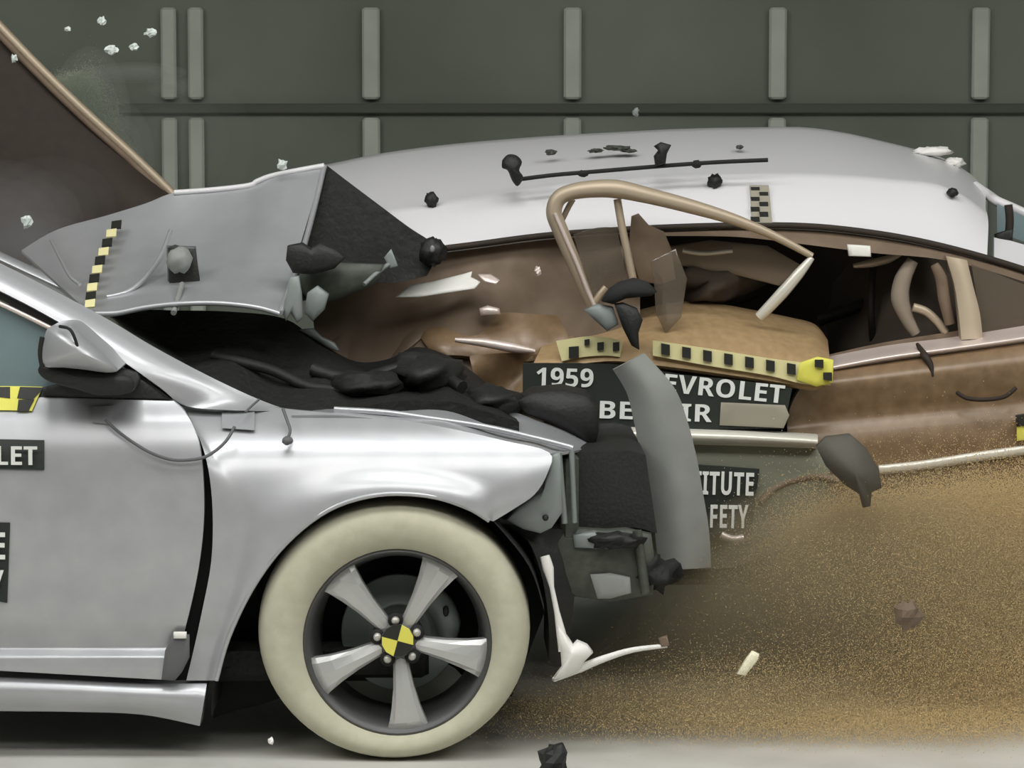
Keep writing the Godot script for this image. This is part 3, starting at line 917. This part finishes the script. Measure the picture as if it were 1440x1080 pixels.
	commit("bent_loop", bar([784, 320, 792, 306, 800, 290, 806, 280], -1.04, 0.008), M.frame_tan, frame)
	commit("dogleg_pillar", bar([1142, 362, 1124, 384, 1100, 412, 1068, 446], [-1.04, -1.04, -1.05, -1.07], [0.008, 0.015, 0.017, 0.015]), M.chrome, t)
	commit("screen_shard", slab([888, 304, 898, 300, 912, 316, 934, 326, 944, 350, 950, 392, 930, 400, 900, 396, 884, 350], -1.08, 0.008, 0.01), M.dull_bronze, t)
	commit("screen_shard", slab([914, 368, 950, 350, 966, 392, 958, 446, 936, 470, 922, 440, 920, 400], -0.97, 0.006, 0.012), M.brown_glass, t)
	commit("screen_glass", sheet([806, 330, 840, 320, 868, 320], [836, 424, 856, 410, 880, 390], 3, 3, z_of(-1.06), Vector3(0, 0, -0.005)), M.brown_glass, t)
	# cowl, scuttle and crushed front
	var cowl := commit("crushed_cowl", sheet([430, 372, 540, 362, 640, 350, 740, 337, 820, 330, 900, 328], [455, 560, 560, 580, 660, 590, 740, 600, 830, 560, 900, 500], 6, 12, func(p, u, v): return lerpf(-1.2, -1.02, v) + 0.035 * sin(u * 14.0 + v * 5.0) * sin(PI * v), Vector3(0, -0.01, -0.03)), M.dull_bronze, t)
	commit("bent_panel", sheet([586, 468, 640, 452, 700, 440, 760, 442, 810, 446], [610, 500, 650, 500, 710, 508, 760, 506, 806, 490], 4, 6, func(p, u, v): return -1.12 + 0.08 * sin(PI * 0.5 * v) + 0.02 * sin(u * 12.0), Vector3(0, -0.01, -0.02)), M.bronze_paint, cowl)
	commit("bent_ridge", bar([640, 478, 680, 482, 720, 489, 752, 494], [-1.0, -0.99, -0.98, -0.99], [0.006, 0.012, 0.014, 0.006]), M.pale_chrome, cowl)
	commit("bent_panel", sheet([660, 500, 720, 496, 780, 500, 840, 506], [670, 545, 700, 570, 730, 566, 760, 548], 4, 5, func(p, u, v): return -1.0 + 0.03 * sin(u * 8.0 + v * 3.0), Vector3(0, -0.01, -0.02)), M.bronze_paint, cowl)
	commit("hood_edge_strip", bar([446, 452, 476, 428, 506, 410, 540, 398], [-1.2, -1.22, -1.24, -1.26], 0.008), M.frame_tan, cowl)
	commit("torn_sheet", sheet([460, 448, 500, 420, 560, 404, 640, 408, 700, 420], [440, 500, 480, 520, 520, 520, 560, 500, 600, 470], 4, 5, func(p, u, v): return -1.2 + 0.1 * v + 0.03 * sin(u * 10.0), Vector3(0, -0.01, -0.01)), M.dull_bronze, cowl)
	commit("chrome_flash", slab([556, 418, 576, 402, 610, 396, 650, 386, 664, 382, 662, 390, 676, 396, 668, 406, 630, 412, 590, 418], -1.03, 0.02, 0.004, Vector2(0.0, 0.0016)), M.white_plastic, cowl)
	commit("chrome_flash", slab([672, 386, 690, 386, 703, 394, 698, 400, 680, 396], -1.03, 0.02, 0.003, Vector2(0.0, 0.0016)), M.pale_chrome, cowl)
	commit("chrome_flash", slab([674, 434, 686, 430, 702, 434, 704, 442, 676, 444], -1.05, 0.02, 0.01), M.pale_chrome, cowl)
	commit("chrome_flash", slab([420, 464, 440, 462, 452, 474, 470, 482, 478, 494, 462, 490, 436, 474], -0.9, 0.02, 0.006), M.bracket_grey, cowl)
	# cabin
	commit("bench_seat", lump(at(1260, 470, -1.75), Vector3(0.2, 0.28, 0.5), 91, 0.12), M.fabric_dark, t)
	commit("seat_side", bar([1284, 366, 1270, 392, 1266, 420, 1276, 448, 1288, 470], -1.16, [0.016, 0.024, 0.026, 0.02, 0.014]), M.fabric_grey, t)
	commit("seat_frame", bar([1284, 432, 1302, 438, 1318, 452, 1330, 468], -1.14, 0.012), M.frame_tan, t)
	commit("headlining", bar([1200, 374, 1226, 370, 1250, 364, 1268, 356], -1.3, [0.006, 0.012, 0.012, 0.006]), M.frame_tan, t)
	commit("instrument_hood", lump(at(1000, 390, -1.6), Vector3(0.16, 0.08, 0.4), 92, 0.25), M.fabric_dark, t)
	commit("sun_visor", slab([918, 350, 1000, 338, 1080, 346, 1128, 374, 1096, 402, 1040, 388, 960, 374], -1.26, 0.02, 0.01), M.fabric_grey, t)
	commit("visor_rod", bar([960, 352, 990, 356, 1030, 352], -1.22, 0.008), M.steel, t)
	commit("white_tag", slab([1192, 344, 1224, 346, 1225, 361, 1194, 360], -1.08, 0.02, 0.003), M.white_plastic, t)
	var ring := []
	for k in 25:
		var an := TAU * k / 24
		ring.append(at(1236, 420, -1.5) + Vector3(cos(an) * 0.04, sin(an) * 0.17, -cos(an) * 0.16))
	commit("steering_wheel", tube(ring, 0.011, 8), M.black_plastic, t)
	commit("steering_column", tube([at(1236, 420, -1.5), at(1150, 450, -1.5)], 0.02, 8), M.black_plastic, t)
	commit("far_door", block(Vector3(1.25, 0.62, -2.85), Vector3(2.6, 0.75, 0.06), 0.02), M.bronze_paint, t)
	commit("far_trim_panel", sheet([860, 330, 1100, 336, 1340, 366, 1600, 430], [860, 540, 1100, 540, 1340, 540, 1600, 540], 3, 3, z_of(-2.4), Vector3(0, 0, -0.03)), M.fabric_dark, t)
	commit("cabin_floor", block(Vector3(1.25, 0.34, -1.9), Vector3(2.4, 0.12, 1.8), 0.02), M.black_metal, t)
	commit("front_axle_mass", block(Vector3(0.6, 0.45, -1.95), Vector3(0.8, 0.5, 1.0), 0.08), M.black_metal, t)


func debris() -> void:
	# the bronze hood thrown up at the back left
	var t := thing("bronze_hood", "big dark bronze hood panel thrown upright behind the folded silver hood", "car hood", at(100, 340, -1.7))
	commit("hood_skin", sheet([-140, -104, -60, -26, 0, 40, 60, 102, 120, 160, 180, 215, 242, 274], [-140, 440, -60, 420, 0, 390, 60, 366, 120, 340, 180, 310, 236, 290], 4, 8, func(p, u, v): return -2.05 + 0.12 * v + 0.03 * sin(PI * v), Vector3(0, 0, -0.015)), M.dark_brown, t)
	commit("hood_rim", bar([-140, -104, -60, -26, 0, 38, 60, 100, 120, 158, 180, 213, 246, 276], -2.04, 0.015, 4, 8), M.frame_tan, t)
	commit("hood_flange", bar([-140, -92, -60, -14, 0, 50, 60, 112, 120, 170, 180, 224, 234, 276], -2.025, 0.01, 4, 8), M.dull_bronze, t)
	var o := commit("grey_panel", sheet([926, 803, 921, 750, 912, 690, 901, 640, 891, 590, 881, 552, 862, 520], [1000, 798, 997, 745, 988, 690, 979, 640, 966, 590, 948, 545, 906, 497], 5, 8, func(p, u, v): return -0.5 + 0.035 * sin(PI * v) + 0.03 * u, Vector3(0, 0, -0.02)), M.grey_plastic)
	tag(o, "tall torn grey plastic panel flying upright between the two cars", "panel")
	o = commit("dark_disc", slab([1148, 628, 1162, 615, 1196, 611, 1218, 630, 1236, 660, 1240, 686, 1226, 692, 1224, 712, 1214, 714, 1210, 696, 1188, 682, 1162, 656], -0.42, 0.03, 0.05), M.soot_brown)
	tag(o, "dark ragged oval dish flying in front of the bronze door", "debris")
	var w := thing("bumper_strip", "torn white bumper strip hanging behind the cream tyre", "bumper piece", at(800, 950, -0.08))
	commit("upright_strip", bar([766, 782, 771, 800, 776, 826, 783, 860, 789, 890, 794, 915], -0.06, [0.012, 0.014, 0.006, 0.007, 0.012, 0.016], 4, 8, 0.5), M.white_plastic, w)
	commit("torn_lump", slab([784, 880, 798, 896, 806, 908, 812, 902, 826, 908, 834, 918, 822, 930, 816, 942, 796, 952, 776, 958, 790, 940, 788, 912], -0.05, 0.03, 0.02), M.white_plastic, w)
	commit("long_sliver", bar([778, 956, 815, 940, 850, 926, 890, 914, 938, 908], [-0.07, -0.07, -0.09, -0.12, -0.15], [0.006, 0.011, 0.009, 0.007, 0.005], 4, 8, 0.6), M.white_plastic, w)
	commit("sliver_clip", slab([926, 898, 938, 894, 942, 908, 930, 910], -0.14, 0.012, 0.002), M.dull_bronze, w)
	o = commit("white_chip", slab([1036, 948, 1050, 926, 1058, 916, 1068, 920, 1066, 928, 1048, 950], 0.05, 0.014, 0.004), M.ivory_plastic)
	tag(o, "short ivory plastic chip flying low in front of the dust", "debris")
	o = commit("black_chunk", lump(Vector3(at(778, 1072, 0.15).x, 0.035, 0.15), Vector3(0.04, 0.04, 0.035), 31, 0.4, 6), M.black_plastic)
	tag(o, "black broken chunk lying on the pale floor right of the cream tyre", "debris")
	o = commit("dark_clod", lump(at(1276, 866, 0.1), Vector3(0.032, 0.036, 0.03), 33, 0.4, 6), M.dull_bronze)
	tag(o, "dark clod of rust flying in the brown dust", "debris")
	o = commit("floor_chip", lump(at(381, 1042, 0.3), Vector3(0.007, 0.008, 0.007), 35, 0.4, 6), M.white_plastic)
	tag(o, "tiny pale chip flying in the shade left of the cream tyre", "debris")
	o = commit("speck", lump(at(894, 158, -1.9), Vector3(0.011, 0.012, 0.01), 36, 0.4, 6), M.bracket_grey)
	tag(o, "tiny grey speck flying just above the white roof", "debris")
	o = commit("speck", lump(at(756, 381, -0.9), Vector3(0.009, 0.012, 0.009), 37, 0.4, 6), M.pale_chrome)
	tag(o, "tiny pale speck flying left of the tan windscreen frame", "debris")
	# black rod with clumps above the roof
	var rod := thing("black_rod", "long thin black rod with dark clumps flying along the white roof", "rod", at(900, 250, -1.2))
	commit("shaft", bar([732, 252, 780, 246, 840, 241, 900, 236, 950, 232, 1010, 228, 1080, 225], -1.25, 0.006), M.rubber_black, rod)
	commit("end_clump", slab([706, 226, 714, 218, 726, 219, 734, 228, 730, 240, 736, 250, 728, 262, 720, 254, 714, 240, 706, 236], -1.22, 0.05, 0.015, Vector2.ZERO, true), M.black_plastic, rod)
	commit("middle_clump", slab([920, 206, 930, 200, 944, 204, 938, 216, 936, 230, 922, 234, 920, 220, 926, 212], -1.22, 0.04, 0.01), M.black_plastic, rod)
	commit("collar", lump(at(820, 244, -1.25), Vector3(0.016, 0.01, 0.012), 38, 0.2), M.rubber_black, rod)
	commit("collar", lump(at(980, 231, -1.25), Vector3(0.014, 0.012, 0.012), 39, 0.2), M.rubber_black, rod)
	# black torn bits in front of the windscreen frame
	var c := thing("black_bracket", "torn black bracket with hanging tongue flying below the tan windscreen frame", "debris", at(890, 480, -0.78))
	commit("bracket_head", slab([846, 424, 856, 408, 870, 398, 892, 392, 912, 398, 924, 410, 916, 416, 880, 420, 862, 428], -0.78, 0.05, 0.015), M.rubber_black, c)
	commit("bracket_tongue", slab([864, 428, 876, 426, 896, 434, 904, 450, 898, 468, 899, 492, 888, 486, 876, 462], -0.78, 0.03, 0.01), M.black_plastic, c)
	commit("bracket_flap", slab([822, 436, 840, 428, 862, 432, 870, 456, 854, 466, 836, 450], -0.8, 0.03, 0.01), M.bracket_grey, c)
	# glass fragments against the back wall
	for s in [[143, 29, 6, 7, "uppermost pale glass fragment flying in the upper left"], [157, 70, 11, 7, "largest pale glass fragment, flying above the pale plume"], [189, 66, 7, 6, "small glass fragment flying just right of the largest fragment"], [211, 46, 9, 6, "pale glass fragment flying beside the left pair of posts"], [95, 41, 5, 4, "faint glass fragment flying leftmost before the dark wall"], [20, 82, 5, 6, "pale glass fragment flying before the top of the bronze hood"]]:
		var k := commit("glass_fragment", lump(at(s[0], s[1], -1.3), Vector3(s[2], s[3], 5) * 0.0017, int(s[0]), 0.5, 6), M.broken_glass)
		tag(k, s[4], "glass", "glass fragments flying in the upper left")
	o = commit("pale_fragment", lump(at(396, 232, -1.2), Vector3(0.014, 0.016, 0.012), 44, 0.5, 6), M.broken_glass)
	tag(o, "pale fragment hovering over the top edge of the folded silver hood", "debris")
	o = commit("pale_fragment", lump(at(38, 312, -1.1), Vector3(0.014, 0.016, 0.012), 45, 0.5, 6), M.broken_glass)
	tag(o, "pale fragment before the lower corner of the upright bronze hood", "debris")


# a cloud of fine grains round several centres: [u, v, z, width, height, depth, share]
func cloud(called: String, label: String, color: Color, count: int, size: float, puffs: Array) -> Node3D:
	var grain_mesh := ArrayMesh.new()
	var g := Geo.new()
	var c := [Vector3(1, 0, 0), Vector3(-0.6, 0, 0.8), Vector3(-0.6, 0, -0.8)]
	for i in 3:
		g.tri(c[i], c[(i + 1) % 3], Vector3(0, 1, 0), 1)
		g.tri(c[(i + 1) % 3], c[i], Vector3(0, -0.9, 0), 1)
	var st := SurfaceTool.new()
	st.begin(Mesh.PRIMITIVE_TRIANGLES)
	for i in g.g.size():
		st.set_smooth_group(1)
		for k in 3:
			st.add_vertex(g.v[3 * i + k])
	st.generate_normals()
	st.index()
	st.commit(grain_mesh)
	var m := mat(called, color, 1.0)
	m.backlight_enabled = true
	m.backlight = color
	grain_mesh.surface_set_material(0, m)
	var rng := RandomNumberGenerator.new()
	rng.seed = 77
	var total := 0.0
	for p in puffs:
		total += p[6]
	var base := at(puffs[0][0], puffs[0][1], puffs[0][2])
	var where: Array[Transform3D] = []
	for p in puffs:
		var mid := at(p[0], p[1], p[2])
		for i in int(count * p[6] / total):
			var q := mid + Vector3(rng.randfn() * p[3], rng.randfn() * p[4], rng.randfn() * p[5]) * 0.25
			if q.y < 0.01:
				q.y = 0.01 + 0.1 * rng.randf() * rng.randf()
			var s := size * rng.randf_range(0.6, 1.5)
			where.append(Transform3D(Basis(Vector3(0, 1, 0), rng.randf() * TAU).scaled(Vector3(s, s, s)), q - base))
	var mm := MultiMesh.new()
	mm.transform_format = MultiMesh.TRANSFORM_3D
	mm.mesh = grain_mesh
	mm.instance_count = where.size()
	for i in where.size():
		mm.set_instance_transform(i, where[i])
	var o := MultiMeshInstance3D.new()
	o.name = numbered(called)
	o.multimesh = mm
	o.position = base
	o.set_meta("kind", "stuff")
	add_child(o, true)
	return tag(o, label, "dust")


# soft haze: [u, v, z, width, height, depth, density] for each round puff
func haze(called: String, label: String, color: Color, puffs: Array, parent: Node3D = null) -> void:
	var t := parent
	if t == null:
		t = thing(called, label, "dust", at(puffs[0][0], puffs[0][1], puffs[0][2]))
		t.set_meta("kind", "stuff")
	for d in puffs:
		for k in 3:
			var f := FogVolume.new()
			f.name = "haze_puff"
			f.shape = RenderingServer.FOG_VOLUME_SHAPE_ELLIPSOID
			f.size = Vector3(d[3], d[4], d[5]) * (1.0 - 0.27 * k)
			f.position = at(d[0], d[1], d[2]) - t.position
			var m := FogMaterial.new()
			m.albedo = color
			m.density = d[6] * (0.5 + 0.25 * k)
			f.material = m
			f.set_meta("kind", "stuff")
			t.add_child(f, true)


func dust() -> void:
	var o := cloud("dust_cloud", "brown dust billowing up under the bronze car at the lower right", srgb(236, 217, 172), 800000, 0.00115, [
		[1330, 850, -0.55, 0.9, 0.5, 0.5, 3.0], [1400, 780, -0.65, 0.7, 0.42, 0.35, 2.6], [1480, 760, -0.65, 0.7, 0.42, 0.35, 2.2], [1240, 800, -0.65, 0.5, 0.4, 0.3, 2.2],
		[1180, 830, -0.6, 0.4, 0.4, 0.35, 1.5], [1120, 860, -0.6, 0.36, 0.34, 0.3, 0.9], [1240, 740, -0.74, 0.32, 0.18, 0.2, 0.9], [1160, 770, -0.72, 0.24, 0.2, 0.2, 0.7], [1300, 960, -0.5, 1.1, 0.26, 0.5, 1.8],
		[1080, 965, -0.45, 0.6, 0.24, 0.4, 0.8], [900, 990, -0.35, 0.9, 0.16, 0.4, 0.7], [1250, 1015, -0.25, 1.3, 0.12, 0.35, 1.0], [1420, 930, -0.45, 0.8, 0.36, 0.4, 1.2], [1380, 712, -0.76, 0.44, 0.14, 0.14, 0.9]])
	haze("", "", srgb(248, 228, 184), [
		[1300, 850, -0.5, 1.3, 0.8, 0.6, 1.1], [1120, 840, -0.5, 0.7, 0.6, 0.4, 1.4], [1200, 760, -0.6, 0.7, 0.4, 0.3, 1.0], [1020, 900, -0.5, 0.8, 0.5, 0.4, 1.4],
		[900, 965, -0.5, 0.9, 0.36, 0.4, 1.3], [1000, 990, -0.3, 1.5, 0.2, 0.5, 0.9], [1060, 800, -0.62, 0.4, 0.4, 0.2, 1.0]], o)
	haze("smoke_cloud", "thin grey smoke before the lower left of the upright bronze hood", srgb(225, 222, 220), [
		[0, 320, -1.6, 0.5, 0.4, 0.24, 1.1], [70, 290, -1.75, 0.4, 0.3, 0.2, 0.7], [-50, 340, -1.6, 0.7, 0.5, 0.3, 0.8], [50, 348, -0.75, 0.3, 0.2, 0.2, 0.9]])
	var plume := cloud("pale_plume", "pale plume of dust rising behind the edge of the upright bronze hood", srgb(204, 212, 194), 110000, 0.0009, [
		[124, 150, -2.6, 0.1, 0.2, 0.08, 1.0], [104, 122, -2.6, 0.12, 0.08, 0.08, 0.8], [152, 205, -2.6, 0.09, 0.24, 0.08, 0.9], [178, 235, -2.6, 0.07, 0.12, 0.08, 0.4]])
	haze("", "", srgb(240, 246, 232), [
		[128, 165, -2.6, 0.26, 0.46, 0.2, 4.0], [165, 220, -2.6, 0.24, 0.38, 0.2, 3.0], [190, 102, -2.7, 0.34, 0.07, 0.1, 5.0], [240, 122, -2.7, 0.16, 0.08, 0.1, 3.0], [230, 200, -2.7, 0.6, 0.5, 0.3, 0.5]], plume)
